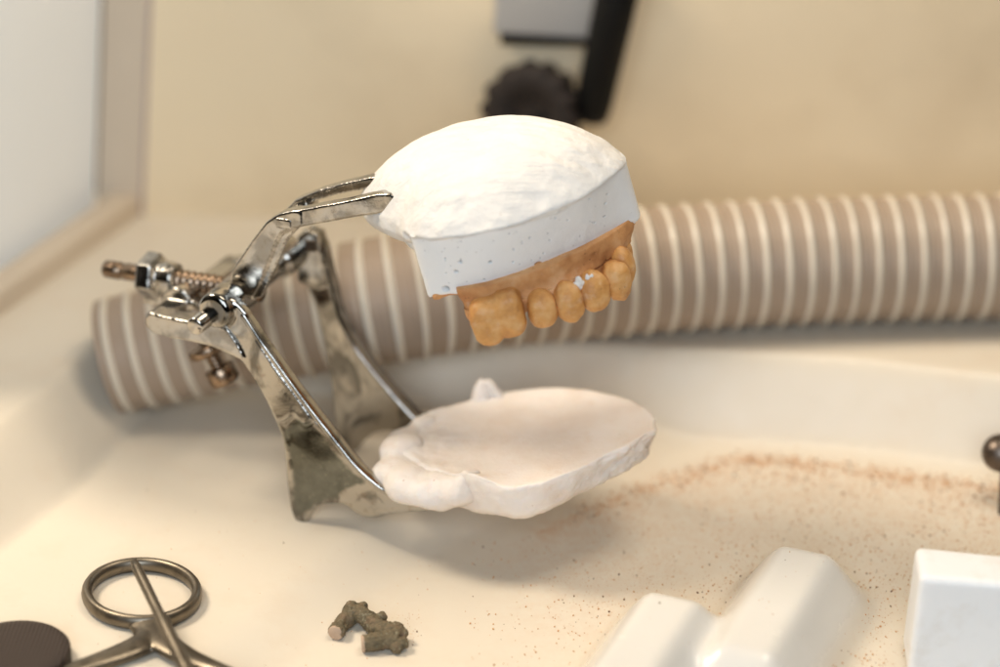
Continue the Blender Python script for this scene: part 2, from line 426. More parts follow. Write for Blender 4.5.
# two moulded humps of the tray
def hump_frame(px, py, rot): c = onz(px, py, -0.5); return (c.x, c.y, math.radians(rot))
HUMPS = []
def hump_local(hp, x, y):
    cx, cy, r, a_, b_, H = hp
    dx, dy = x - cx, y - cy
    return (dx * math.cos(r) + dy * math.sin(r), -dx * math.sin(r) + dy * math.cos(r))
def hump_h(hp, x, y):
    cx, cy, r, a_, b_, H = hp
    lx, ly = hump_local(hp, x, y)
    ex = abs(lx) / a_; ey = abs(ly) / b_
    q = (ex ** 3.2 + ey ** 3.2) ** (1 / 3.2)
    kx = max(0.0, 1 - ex ** 1.0) if False else 0
    qx = 1 - sstep(0.24, 1.0, ex); qy = 1 - sstep(0.55, 1.0, ey)
    return H * (qx * qy) * (1 + 0.03 * ly)
c1 = onz(789, 624, -0.5); c2 = onz(652, 680, -0.5)
r24 = math.radians(-24); back_ = V((-math.sin(r24), math.cos(r24), 0)); c1 = c1 - back_ * 1.3; c2 = c2 - back_ * 1.0
HUMPS = [(c1.x, c1.y, r24, 1.95, 4.0, 1.45), (c2.x, c2.y, r24, 1.95, 4.0, 1.45)]
def smax(v):
    return (v[0] ** 3 + v[1] ** 3) ** (1 / 3)
def height(x, y):
    return hbase(x, y) + smax([hump_h(h, x, y) for h in HUMPS])
X0, X1, Y0, Y1, ST = -30.0, 26.0, -20.0, 19.0, 0.16
nx = int((X1 - X0) / ST) + 1; ny = int((Y1 - Y0) / ST) + 1
vs = []; hm = []; du = []; hwt = []
DL = [onz(540, 530, -0.5), onz(600, 503, -0.5), onz(680, 474, -0.5), onz(740, 458, -0.5), onz(800, 461, -0.5), onz(880, 472, -0.5), onz(960, 482, -0.5), onz(1100, 500, -0.5)]
DLp = [(p.x, p.y) for p in DL]
for j in range(ny):
    for i in range(nx):
        x = X0 + i * ST; y = Y0 + j * ST
        hb = hbase(x, y); hh = [hump_h(h, x, y) for h in HUMPS]
        vs.append((x, y, hb + smax(hh))); hwt.append(sstep(0.0, 0.7, max(hh)))
        k = -1
        for q, v_ in enumerate(hh):
            if v_ > 0.012 and v_ >= max(hh): k = q
        hm.append(k)
        dd = segdist(x, y, DLp)
        inside = dd > 0
        ad_ = abs(dd)
        du.append((math.exp(-(ad_ / 0.4) ** 2) * 0.55 + (0.55 * math.exp(-ad_ / 4.5) if dd < 0 else 0)) * sstep(-1.5, 1.5, x))
groups = {-1: [], 0: [], 1: []}
for j in range(ny - 1):
    for i in range(nx - 1):
        a0 = j * nx + i; q = (a0, a0 + 1, a0 + nx + 1, a0 + nx)
        ks = [hm[t] for t in q]
        groups[ks[0] if ks[0] == ks[1] == ks[2] == ks[3] else max(ks) if False else (ks[0] if all(t == ks[0] for t in ks) else -1)].append(q)
def sub(name, faces, mat):
    idx = {}; nv = []; nf = []; dv = []; gv = []
    for f_ in faces:
        g_ = []
        for t in f_:
            if t not in idx: idx[t] = len(nv); nv.append(vs[t]); dv.append(du[t]); gv.append(hwt[t])
            g_.append(idx[t])
        nf.append(g_)
    me = mesh_from(name, nv, nf)
    me.polygons.foreach_set('use_smooth', [True] * len(me.polygons))
    nrm_ = []
    for t in idx:
        i_, j_ = t % nx, t // nx
        l_, r_ = vs[j_ * nx + max(i_ - 1, 0)], vs[j_ * nx + min(i_ + 1, nx - 1)]
        d_, u_ = vs[max(j_ - 1, 0) * nx + i_], vs[min(j_ + 1, ny - 1) * nx + i_]
        nrm_.append(V((-(r_[2] - l_[2]) / (r_[0] - l_[0]), -(u_[2] - d_[2]) / (u_[1] - d_[1]), 1)).normalized())
    me.normals_split_custom_set_from_vertices(nrm_)
    at_ = me.attributes.new('glaze', 'FLOAT', 'POINT'); at_.data.foreach_set('value', gv)
    at_ = me.attributes.new('dust', 'FLOAT', 'POINT'); at_.data.foreach_set('value', dv)
    return me
tray = link('tray_floor', sub('tray_floor', groups[-1], None), M_tray); tag(tray, 'cream moulded plastic work tray with dusty sloping floor', None, kind='structure')
for k in (0, 1):
    # parts of the tray: same frame, so parented straight to it
    o = link('moulded_hump', sub('hump', groups[k], None), M_tray, tray)

def surf(px, py):
    """where the ray through a pixel meets the tray"""
    d = ray(px, py).normalized(); t = 30.0
    while t < 120:
        p = CAM + d * t
        if p.z <= height(p.x, p.y): break
        t += 0.1
    for _ in range(8):
        p = CAM + d * t; t += (p.z - height(p.x, p.y)) * 0.6
    return CAM + d * t

# grit: far more grains than one could count
def in_hump(x, y): return any(hump_h(h, x, y) > 0.25 for h in HUMPS)
bm = bmesh.new()
def grain(p, r, mi):
    ax = V([random.uniform(-1, 1) for _ in range(3)]).normalized(); b_ = ax.orthogonal().normalized(); c_ = ax.cross(b_)
    k1, k2, k3 = [r * random.uniform(0.6, 1.3) for _ in range(3)]
    p = V(p) + V((0, 0, r * 0.45))
    q = [bm.verts.new(p + d) for d in (ax * k1, -ax * k1, b_ * k2, -b_ * k2, c_ * k3, -c_ * k3)]
    for t in ((0, 2, 4), (2, 1, 4), (1, 3, 4), (3, 0, 4), (2, 0, 5), (1, 2, 5), (3, 1, 5), (0, 3, 5)):
        f_ = bm.faces.new([q[i] for i in t]); f_.material_index = mi
def drop(x, y, r, mi): grain((x, y, height(x, y)), r, mi)
for _ in range(1500):      # drift along the foot of the slope
    t = random.random() ** 0.8 * (len(DL) - 1); i = min(int(t), len(DL) - 2)
    if random.random() > sstep(0, 1.3, t) + 0.12: continue
    p = DL[i].lerp(DL[i + 1], t - i)
    off = random.gauss(0, 0.24) if random.random() < 0.5 else -abs(random.gauss(0, 0.7))
    drop(p.x + random.gauss(0, 0.05), p.y + off, random.choice((0.018, 0.022, 0.03, 0.04)) * random.uniform(0.7, 1.2), 0 if random.random() < 0.85 else 1)
n = 0
while n < 8000:     # fine powder
    px, py = random.uniform(560, 1010), random.triangular(450, 680, 480)
    p = onz(px, py, -0.5)
    if segdist(p.x, p.y, DLp) > 0: n += 1; continue
    n += 1
    if nz((p.x, p.y, 0), 0.7, 3) < random.uniform(-0.6, 0.3) or in_hump(p.x, p.y): continue
    drop(p.x, p.y, random.uniform(0.006, 0.014), 0)
n = 0
while n < 3000:
    px, py = random.uniform(470, 1010), random.uniform(455, 680)
    p = onz(px, py, -0.5)
    if segdist(p.x, p.y, DLp) > 0 and py < 540: continue
    dens = 0.20 + 0.8 * sstep(560, 900, px) * (0.45 + 0.55 * (1 - sstep(480, 640, py)))
    if random.random() > dens: continue
    if nz((p.x, p.y, 0), 0.9) < random.uniform(-0.7, 0.2): continue
    if in_hump(p.x, p.y) and random.random() < 0.94: n += 1; continue
    r = random.choice((0.009, 0.012, 0.014, 0.018, 0.022, 0.030)); drop(p.x, p.y, r, 0 if random.random() < 0.9 else 1); n += 1
for _ in range(170):       # sparse crumbs on the rest of the floor
    px, py = random.uniform(60, 560), random.uniform(400, 667); p = surf(px, py)
    drop(p.x, p.y, random.choice((0.010, 0.014, 0.02)), 0 if random.random() < 0.7 else 1)
for _ in range(60):
    p = surf(random.gauss(405, 12), random.gauss(628, 9)); drop(p.x, p.y, random.choice((0.010, 0.014)), 0)
for px, py in ((417, 632), (619, 575), (574, 561), (603, 597), (609, 612), (624, 600)):
    p = surf(px, py); drop(p.x, p.y, 0.032, 1)
me = bm_mesh(bm); g = link('grinding_grit', me, [M_grit, M_grit2], smooth=False)
tag(g, 'orange brown grinding grit scattered over the tray floor and drifted along its edge', 'grit', kind='stuff')

# ------------------------------------------------------------------ walls
def lean(p): return V((p[0] + 0.10 * (p[2] - 1.8), p[1] + 0.02 * p[2], p[2]))
def quadbox(name, a_, b_, z0, z1, th, mat, parent=None, bev=0.1, ln=True):
    """upright board from plan point a to plan point b; thickness th away from the camera side"""
    a_, b_ = V((a_[0], a_[1], 0)), V((b_[0], b_[1], 0)); d = (b_ - a_).normalized(); nrm = V((-d.y, d.x, 0)) * th
    bm_ = bmesh.new()
    add(bm_, prism([a_ + V((0, 0, z0)), b_ + V((0, 0, z0)), b_ + nrm + V((0, 0, z0)), a_ + nrm + V((0, 0, z0))], V((0, 0, z1 - z0))))
    if ln:
        for v in bm_.verts: v.co = lean(v.co)
    return link(name, bevel_mesh(bm_, bev, 2), mat, parent)
cA = onz(143, 216, 1.8); cB = onz(96, 212, 1.8); cC = onz(-160, 400, 1.8)
back = quadbox('back_wall', (cA.x, cA.y), (28, cA.y - 0.4), 0.5, 22, 1.0, M_wall, bev=0.04)
tag(back, 'smooth beige back wall behind the grey ribbed hose', 'wall', kind='structure')
left = thing('side_wall', 'milky white side panel framed in tan trim at left edge', 'wall', (cB.x, cB.y, 1.8)); left['kind'] = 'structure'
quadbox('corner_post', (cB.x, cB.y), (cA.x - 0.12, cA.y), 0.5, 22, 1.0, M_trim, left, 0.05)
quadbox('corner_seam', (cA.x - 0.14, cA.y + 0.05), (cA.x + 0.02, cA.y + 0.05), 0.5, 22, 0.6, M_seam, left, 0.01)
dv = (cB - cC).normalized()
pA = cC; pB = cB - dv * 0.1
quadbox('panel', (pA.x, pA.y), (pB.x, pB.y), 1.0, 22, 0.6, M_pane, left, 0.05)
nr = V((-dv.y, dv.x, 0))
quadbox('base_trim', (pA.x - nr.x * 1.1, pA.y - nr.y * 1.1), (cB.x - nr.x * 1.1 + .6, cB.y - nr.y * 1.1 + .4), 1.5, 2.5, 1.0, M_trim, left, 0.12, False)

# ------------------------------------------------------------------ corrugated hose
hp = [(110, 357, 1.75), (200, 336, 2.35), (300, 314, 3.0), (400, 297, 3.5), (500, 284, 3.65), (640, 271, 3.68), (780, 263, 3.70), (900, 259, 3.70), (1040, 257, 3.70), (1200, 258, 3.7), (1400, 262, 3.7)]
path = resample([onz(*q) for q in hp], 1300, closed=False)
hose = thing('corrugated_hose', 'thick taupe and cream ribbed suction hose lying along the tray ledge', 'hose', onz(110, 357, 0.0))
acc = 0; prof = []
for i, p in enumerate(path):
    if i: acc += (p - path[i - 1]).length
    prof.append(acc)
PER = 0.665
def hose_rings(rfun, n=56):
    rings = []; m = len(path)
    up_ = V((0, 0, 1))
    for i in range(m):
        t = (path[min(i + 2, m - 1)] - path[max(i - 2, 0)]).normalized()
        u = t.cross(up_).normalized(); v = u.cross(t)
        r = rfun(prof[i]); rings.append([path[i] + (u * math.cos(2 * PI * k / n) + v * math.sin(2 * PI * k / n)) * r for k in range(n)])
    return rings
def hr(s_):
    base = 1.66 + 0.14 * sstep(0, 9, s_)
    ph = (s_ / PER) % 1.0
    rib = math.exp(-((ph - 0.5) / 0.12) ** 2)
    return base + 0.10 * rib + 0.012 * math.sin(ph * 2 * PI * 4)
R = hose_rings(hr); n = 56
Ri = hose_rings(lambda s_: hr(s_) - 0.16)
bm = bmesh.new()
for rr, flip in ((R, False), (Ri, True)):
    rows = [[bm.verts.new(p) for p in r] for r in rr]
    for i in range(len(rr) - 1):
        ph = (prof[i] / PER) % 1.0
        mi = 1 if abs(ph - 0.5) < 0.15 else 0
        for k in range(n):
            q = (rows[i][k], rows[i][(k + 1) % n], rows[i + 1][(k + 1) % n], rows[i + 1][k])
            f_ = bm.faces.new(q[::-1] if flip else q); f_.material_index = mi
    if flip:
        for k in range(n): bm.faces.new((o0[k], o0[(k + 1) % n], rows[0][(k + 1) % n], rows[0][k]))
    o0 = rows[0]
link('ribbed_tube', bm_mesh(bm), [M_hose, M_rib], hose)
# cut end collar
c0 = path[0]; t0 = (path[6] - path[0]).normalized()
# ------------------------------------------------------------------ articulator
TH = math.radians(22)
fv = V((math.cos(TH), -math.sin(TH), 0)); sv = V((math.sin(TH), math.cos(TH), 0)); zv = V((0, 0, 1))
FOOT = onz(300, 519, 0.02)
def PN(px, py, off=0.0): return hit(px, py, FOOT + sv * off, sv)
def loop(pts, off, ref=None): return [PN(x, y, ref if ref is not None else off) + sv * (off - (ref if ref is not None else off)) for x, y in pts]
art = thing('dental_articulator', 'worn chrome hinged dental articulator standing on the tray floor beside the hose', 'articulator', FOOT)

def slab(bm_, pts, ref, o0, o1):
    L = [PN(x, y, ref) + sv * (o0 - ref) for x, y in pts]
    add(bm_, prism(L, sv * (o1 - o0)))
# near lower leg
def leg_near():
    b = bmesh.new()
    web = [(270, 396), (279, 420), (286, 437), (290, 477), (293, 505), (297, 520), (303, 524), (309, 518), (314, 507), (322, 500), (345, 501), (366, 516), (395, 511), (431, 507), (440, 505), (440, 495), (405, 496), (388, 491), (372, 480), (345, 452), (313, 415), (294, 394), (283, 378)]
    slab(b, web, 0, -0.08, 0.08)
    # thick neck up to the hinge
    neck = [(206, 300), (216, 294), (228, 293), (238, 299), (249, 311), (259.5, 338), (277, 363.5), (297, 391), (311, 411), (315, 418), (306, 422), (296, 412), (284, 420), (278, 418), (270, 399), (260, 382), (247, 362), (236, 350), (222, 340), (212, 325)]
    slab(b, neck, 0, -0.17, 0.14)
    # thin bead round the rear and lower edge
    bead = [(262, 386), (273, 404), (281, 424), (287.5, 440), (291, 477), (294, 505), (299, 519), (304, 521), (309, 515), (315, 505), (323, 500), (345, 501), (366, 514), (395, 510), (428, 507)]
    pth = resample([PN(x, y, 0) for x, y in bead], 90, closed=False)
    add(b, sweep(pth, 0.105, 10))
    # raised diagonal vein on the neck
    vein = [(214, 300), (224, 318), (240, 334), (254, 352), (262, 372)]
    pth = resample([PN(x, y, -0.06) for x, y in vein], 30, closed=False)
    add(b, sweep(pth, [0.17 - 0.08 * i / 29 for i in range(30)], 10))
    # curled boss wrapping the hinge
    H = PN(221, 306, 0)
    add(b, lathe(H - sv * 0.42, sv, [(0, 0.36), (0.06, 0.47), (0.5, 0.50), (0.95, 0.46)], 24))
    return fuse(b, 0.024, 40, 0.6, lambda p: 0.02 * nz(p, 1.1, 3))
lm = leg_near()
def inpoly(x, y, pl):
    c = False
    for (ax_, ay_), (bx_, by_) in zip(pl, pl[1:] + pl[:1]):
        if (ay_ > y) != (by_ > y) and x < (bx_ - ax_) * (y - ay_) / (by_ - ay_) + ax_: c = not c
    return c
WEB = [(PN(*q) - FOOT) for q in ((286, 430), (303, 412), (330, 442), (352, 466), (366, 482), (340, 494), (318, 502), (305, 513), (297, 508), (293, 470))]
WEB = [(q.dot(fv), q.z) for q in WEB]
def flange(me_, pts, ref, o0, o1, th_, n_=120):
    # smooth ribbon along the front edge of a leg, rounded section
    P = resample([PN(x, y, ref) for x, y in pts], n_, closed=False); rg = []
    for i, p in enumerate(P):
        t = (P[min(i + 1, n_ - 1)] - P[max(i - 1, 0)]).normalized(); nn = t.cross(sv).normalized()
        e = min(1, i / 10 + 0.35)
        c_ = p + sv * ((o0 + o1) / 2 - ref); hw = (o1 - o0) / 2 * e
        sec = []
        for k in range(20):
            q = 2 * PI * k / 20; cx_, sx_ = math.cos(q), math.sin(q)
            sec.append(c_ + sv * hw * math.copysign(abs(cx_) ** 0.6, cx_) + nn * th_ * math.copysign(abs(sx_) ** 0.75, sx_))
        rg.append(sec)
    b_ = bmesh.new(); b_.from_mesh(me_); add(b_, loft(rg)); o_ = bm_mesh(b_)
    for p in o_.polygons: p.use_smooth = True
    return o_
lm = flange(lm, [(235, 302), (246, 314), (261, 337), (279, 362), (299, 389.5), (314, 409.5), (334, 435), (357, 463.5), (376, 481), (389, 489.5), (405, 494.5), (425, 497), (440, 498)], 0, -0.20, 0.19, 0.095)
tv_ = []
for v in lm.vertices:
    q = v.co - FOOT; x_, z_ = q.dot(fv), q.z; ins_ = inpoly(x_, z_, WEB); dm = 9
    for (ax_, ay_), (bx_, by_) in zip(WEB, WEB[1:] + WEB[:1]):
        ex_, ey_ = bx_ - ax_, by_ - ay_; t_ = max(0, min(1, ((x_ - ax_) * ex_ + (z_ - ay_) * ey_) / (ex_ * ex_ + ey_ * ey_)))
        dm = min(dm, math.hypot(x_ - ax_ - ex_ * t_, z_ - ay_ - ey_ * t_))
    tv_.append(max(0.0, min(1.0, 0.5 + (dm if ins_ else -dm) / 0.55)) if abs(q.dot(sv)) < 0.15 else 0.0)
at_ = lm.attributes.new('tarnish_refl', 'FLOAT', 'POINT'); at_.data.foreach_set('value', tv_)
ln_ = link('leg', lm, M_leg, art); ln_['label'] = 'near triangular webbed leg with tarnished patches and painted dark reflections'
OF = 4.2
def leg_far():
    b = bmesh.new()
    body = [(299, 240), (304, 229), (314, 225), (322, 231), (327, 247), (331, 270), (336, 290), (341, 313), (352, 335), (363, 353), (386, 382), (414, 413), (425, 420), (425, 432), (405, 427), (390, 428), (378, 426), (366, 436), (356, 447), (349, 453), (342, 446), (339, 430), (336, 397), (331, 355), (318, 304), (300, 262)]
    slab(b, body, OF, OF - 0.09, OF + 0.09)
    bead = [(300, 262), (318, 304), (331, 355), (336, 397), (340, 432), (345, 448), (351, 451), (358, 444), (367, 434), (379, 428), (395, 428), (415, 431)]
    add(b, sweep(resample([PN(x, y, OF) for x, y in bead], 60, closed=False), 0.10, 10))
    # head block with a square recess
    hd = [(299, 246), (303, 232), (312, 226), (322, 231), (330, 262), (330, 282), (319, 286), (303, 277)]
    slab(b, hd, OF, OF - 0.34, OF + 0.22)
    return fuse(b, 0.03, 14, 0.6, lambda p: 0.02 * nz(p, 1.1, 5))
lf = link('leg', flange(leg_far(), [(318, 230), (325, 247), (330, 270), (335, 290), (341, 313), (352, 335), (364, 354), (388, 384), (414, 413), (428, 424)], OF, OF - 0.26, OF + 0.22, 0.09), M_leg, art); lf['label'] = 'far leg partly hidden behind the stone plate'
# square recess in the far head: a dark plate stands in for its shade
b = bmesh.new(); c = PN(311, 246, OF - 0.36)
add(b, obox(c, fv * 0.17, sv * 0.03, zv * 0.16)); link('recess_shade', bevel_mesh(b, 0.03, 2), M_dsteel, art)

# lower frame: near side bar, rear crossbar, far side bar (one casting)
b = bmesh.new()
side = [(150, 314), (154, 309), (170, 313), (195, 318), (215, 318), (232, 325), (243, 342), (250, 356), (244, 356), (233, 350), (216, 343), (195, 338), (174, 335), (157, 330), (151, 323)]
slab(b, side, 0, -0.26, 0.30)
rc = PN(158, 320, 0)
pth = [rc - sv * 0.1, rc + sv * 1.0, rc + sv * 2.1 + zv * 0.05, rc + sv * 3.2, rc + sv * 4.3]
for p0, p1 in zip(pth, pth[1:]):
    m_ = (p0 + p1) / 2; add(b, obox(m_, fv * 0.30, (p1 - p0) * 0.56, zv * 0.17))
# diagonal brace from the crossbar into the hinge
q0 = rc + sv * 1.6; q1 = PN(222, 318, 0.3)
add(b, obox((q0 + q1) / 2, (q1 - q0) * 0.5, sv * 0.22, zv * 0.14))
q0 = rc + sv * 4.2; q1 = PN(306, 258, OF)
add(b, obox((q0 + q1) / 2, (q1 - q0) * 0.52, sv * 0.25, zv * 0.18))
add(b, sweep([rc + sv * 1.0 + zv * 0.1, rc + sv * 1.75 + zv * 0.15], 0.42, 20))
link('lower_frame', fuse(b, 0.03, 14, 0.6, lambda p: 0.015 * nz(p, 1.3, 9)), M_chrome, art)

# hinge pin right through
H = PN(219, 308, 0)
b = bmesh.new()
pin0 = PN(194.5, 327, -0.85)
ax = (H + zv * 0.0 + sv * 5.0 - pin0).normalized()
add(b, lathe(pin0, ax, [(0, 0.20), (0.03, 0.235), (5.6, 0.235), (5.64, 0.2)], 28))
link('hinge_pin', bm_mesh(b), M_chrome, art)
# upper barrels on the pin
b = bmesh.new()
cH = pin0 + ax * 1.35
add(b, lathe(cH, ax, [(0, 0.40), (0.05, 0.46), (0.12, 0.50), (0.18, 0.44), (0.24, 0.50), (0.95, 0.53), (1.02, 0.46), (1.08, 0.52), (1.25, 0.52), (1.3, 0.46)], 32))
cH2 = pin0 + ax * 4.2
add(b, lathe(cH2, ax, [(0, 0.38), (0.06, 0.46), (0.9, 0.46), (0.96, 0.38)], 28))
add(b, lathe(cH + ax * 1.2, ax, [(0, 0.34), (1.9, 0.34)], 20))
link('hinge_barrel', fuse(b, 0.035, 2, 0.5), M_chrome, art)

# upper frame: two arms
OA, OB = 0.85, 1.95
def arm(ref, bar, rear, lower, th, seed):
    b = bmesh.new()
    slab(b, bar, ref, ref - 0.10, ref + 0.30)
    slab(b, rear, ref, ref - 0.12, ref + 0.34)
    if lower: slab(b, lower, ref, ref - 0.06, ref + 0.14)
    return fuse(b, 0.024, 12, 0.6, lambda p: 0.01 * nz(p, 1.3, seed))
bar = [(289, 212), (300, 209), (345, 200.5), (378, 193), (391, 192.5), (398, 196), (399, 203), (396, 208), (380, 212.5), (345, 218), (301, 226.5), (288, 228)]
rear = [(232, 290), (233, 270), (240, 260), (254, 239), (269, 220), (281, 212.5), (296, 209), (303, 212), (303, 225), (294, 227), (283, 232), (277, 243), (270, 262), (262, 282), (254, 296)]
lower = [(250, 300), (240, 285), (252, 262), (268, 232), (290, 222), (301, 226), (287, 240), (280, 258), (270, 280), (262, 297)]
a1 = link('upper_arm', arm(OA, bar, rear, lower, .3, 2), M_chrome, art); a1['label'] = 'near flat bar bent down to the hinge'
bar2 = [(296, 199), (320, 189), (345, 182), (372, 176), (388, 175), (388, 184), (366, 188), (340, 193), (318, 199), (304, 206), (294, 210)]
rear2 = [(250, 284), (252, 262), (264, 242), (279, 222), (288, 208), (297, 199), (306, 197), (308, 204), (300, 214), (291, 230), (282, 248), (270, 272), (262, 288)]
a2 = link('upper_arm', arm(OB, bar2, rear2, None, .3, 4), M_chrome, art); a2['label'] = 'far bar behind the near one'
b = bmesh.new()
add(b, obox(PN(286, 222, OA) + sv * 0.65, fv * 0.22, sv * 0.8, zv * 0.14)); add(b, sweep([PN(262, 262, OA), PN(262, 262, OA) + sv * 1.6], 0.2, 12))
link('arm_bridge', fuse(b, 0.035, 4), M_chrome, art)

# stop screw with nut
scr = PN(105, 268.5, 1.6); sce = PN(243, 289, 1.6)
ax2 = (sce - scr).normalized(); L = (sce - scr).length
b = bmesh.new()
add(b, lathe(scr, ax2, [(0, 0.19), (0.05, 0.235), (0.48, 0.24), (0.52, 0.20), (0.60, 0.20), (0.64, 0.235), (1.25, 0.23), (1.6, 0.22)], 24))
prof_ = []; d = 1.6
while d < L + 0.5:
    prof_ += [(d, 0.20), (d + 0.06, 0.27), (d + 0.10, 0.285), (d + 0.14, 0.27)]; d += 0.20
add(b, lathe(scr, ax2, prof_, 24))
scro = link('adjusting_screw', bm_mesh(b), M_bronze, art)
b = bmesh.new()
hexm = lambda k, d: 1.0 / max(abs(math.cos((2 * PI * k / 48 + PI / 6) % (PI / 3) - PI / 6)), 0.5)
add(b, lathe(scr + ax2 * 1.18, ax2, [(0, 0.40), (0.04, 0.50), (0.10, 0.56), (0.48, 0.56), (0.55, 0.48), (0.58, 0.40)], 48, hexm))
add(b, lathe(scr + ax2 * 1.70, ax2, [(0, 0.38), (0.03, 0.42), (0.26, 0.46), (0.5, 0.43), (0.56, 0.34)], 32))
lug = scr + ax2 * 1.5
add(b, obox(lug - zv * 0.45 + sv * 0.1, fv * 0.3, sv * 0.25, zv * 0.35))
link('lock_nut', fuse(b, 0.03, 2, 0.5), M_chrome, art)
# knurled thumb screw beneath the frame
t0_ = PN(206, 344, 1.2); t1_ = PN(226, 382, 1.2); axt = (t1_ - t0_).normalized()
b = bmesh.new(); kn = lambda k, d: 1.0 + (0.045 if k % 2 else -0.03)
add(b, lathe(t0_, axt, [(-0.5, 0.15), (0, 0.15), (0.01, 0.48), (0.05, 0.53), (0.24, 0.53), (0.29, 0.46)], 56, kn))
dd_ = 0.29; pr = []
while dd_ < 0.66: pr += [(dd_, 0.16), (dd_ + 0.04, 0.21), (dd_ + 0.08, 0.21)]; dd_ += 0.11
add(b, lathe(t0_, axt, pr + [(0.70, 0.18)], 24))
ts = link('thumb_screw', bm_mesh(b), M_bronze, art)
b = bmesh.new(); add(b, lathe(t0_, axt, [(0.66, 0.26), (0.69, 0.36), (0.72, 0.385), (1.12, 0.385), (1.18, 0.33), (1.20, 0.30)], 48, kn))
link('knurled_knob', bm_mesh(b), M_bronze, ts)

# ------------------------------------------------------------------ upper plaster cast with teeth
cO = V((-1.067, 0.045, 9.12)); cu = V((0.90692, -0.36642, 0.20791)); cv = V((0.33984, 0.92795, 0.15302)); cw = V((-0.249, -0.06812, 0.9661))
def L3(u, v, w_=0.0): return cO + cu * u + cv * v + cw * w_
cast = thing('dental_cast', 'white plaster upper jaw cast with orange teeth held by the articulator arm', 'dental cast', L3(1, 0, -3.2))
OUT = [(-2.62, -0.06), (-2.3, -0.9), (-1.6, -1.55), (-0.9, -2.0), (-0.45, -2.5), (-0.1, -2.80), (0.4, -3.0), (0.85, -3.06), (1.31, -3.0), (2.22, -2.75), (3.04, -2.2), (3.83, -1.45), (4.28, -0.44), (4.38, 0.35), (4.0, 1.05), (3.3, 1.65), (2.2, 2.15), (1.0, 2.4), (-0.1, 2.25), (-1.3, 1.75), (-2.25, 0.95)]
NO = 420
o2 = resample([V((u, v, 0)) for u, v in OUT], NO)
CEN = V((1.1, -0.1, 0))
# trimmed base block
def outb(w_):
    """outline of the trimmed block; the rear is cut straight just behind the corner"""
    pts = []
    k = -w_ / 1.72
    top = [(-0.15, -2.75), (0.4, -2.93), (0.9, -2.95), (1.35, -2.92), (2.2, -2.66), (3.0, -2.14), (3.8, -1.4), (4.22, -0.42), (4.38, 0.4), (4.0, 1.05), (3.3, 1.62), (2.2, 2.1), (1.0, 2.3), (0.1, 2.15), (-0.2, 1.8), (-0.25, 0.5), (-0.22, -1.2), (-0.2, -2.4)]
    bot = [(-0.2, -2.72), (0.28, -2.76), (0.86, -2.60), (1.53, -2.38), (2.37, -1.72), (3.19, -0.95), (3.62, -0.45), (4.0, 0.1), (4.32, 0.61), (4.0, 1.1), (3.3, 1.6), (2.2, 2.0), (1.0, 2.2), (0.1, 2.0), (-0.25, 1.7), (-0.3, 0.5), (-0.27, -1.2), (-0.25, -2.3)]
    return [V((a_[0] * (1 - k) + b_[0] * k, a_[1] * (1 - k) + b_[1] * k, 0)) for a_, b_ in zip(top, bot)]
def radial(poly, ang):
    best = None
    d = (math.cos(ang), math.sin(ang)); out = 0
    for a_, b_ in zip(poly, poly[1:] + poly[:1]):
        ex, ey = b_.x - a_.x, b_.y - a_.y; den = d[0] * ey - d[1] * ex
        if abs(den) < 1e-9: continue
        fx, fy = a_.x - CEN.x, a_.y - CEN.y
        t = (fx * ey - fy * ex) / den; u_ = (fx * d[1] - fy * d[0]) / den
        if t > 0 and -1e-6 <= u_ <= 1 + 1e-6: out = max(out, t)
    return out
TB = resample(outb(0), 200)
# smeared cap
RB = []
rings = []
def caph(r): return 1.34 * (1 - r ** 3.1) if r < 1 else 0
NR = 60
for k in range(NR + 1):
    r = 0.015 + 0.985 * (k / NR) ** 0.85
    ring = []
    for i, p in enumerate(o2):
        q = CEN.lerp(p, r)
        h = caph(r)
        e = sstep(0.55, 1.0, r)
        h += 0.05 * fbm((q.x * 0.5, q.y * 1.4, 0), 0.9, 1.0) + 0.03 * nz((q.x * 0.5, q.y * 5.0, 0), 1.0, 4) * sstep(-0.2, 0.5, nz((q.x, q.y, 0), 0.6, 8))
        h += 0.06 * e * nz((q.x, q.y, 0), 2.6, 3)
        h *= 1
        ring.append(L3(q.x, q.y, h))
    rings.append(ring)
for k in range(1, 9):   # lip that laps over the trimmed wall
    t = k / 8
    ring = []
    for i, p in enumerate(o2):
        ov = 0.30 + 0.22 * fbm((p.x, p.y, 0), 0.8, 6) + (0.45 if p.x < -0.3 else 0.0) * sstep(-0.2, -1.2, p.x) if False else 0.05 + 0.10 * fbm((p.x, p.y, 0), 0.9, 6)
        if p.x < 0: ov += 0.75 * sstep(0.1, -1.0, p.x)
        dv_ = p - CEN; own = dv_.length
        if i >= len(RB): RB.append(radial(TB, math.atan2(dv_.y, dv_.x)))
        rb_ = RB[i]; mixk = sstep(0.80, 0.93, rb_ / own)
        tgt = (rb_ + 0.010 - 0.03 * t * t) / own
        free = 1 + 0.03 * math.sin(PI * t) - 0.10 * t * t
        rr = 1 + ((tgt * mixk + free * (1 - mixk)) - 1) * min(1, t * 3)
        q = CEN.lerp(p, rr)
        ring.append(L3(q.x, q.y, -ov * t + 0.02 * nz((p.x, p.y, t), 3.0, 2)))
    rings.append(ring)
v_, f_ = loft(rings, True, True)
link('plaster_cap', mesh_from('cap', v_, f_), M_smear, cast)
NB = 1000; NW = 80
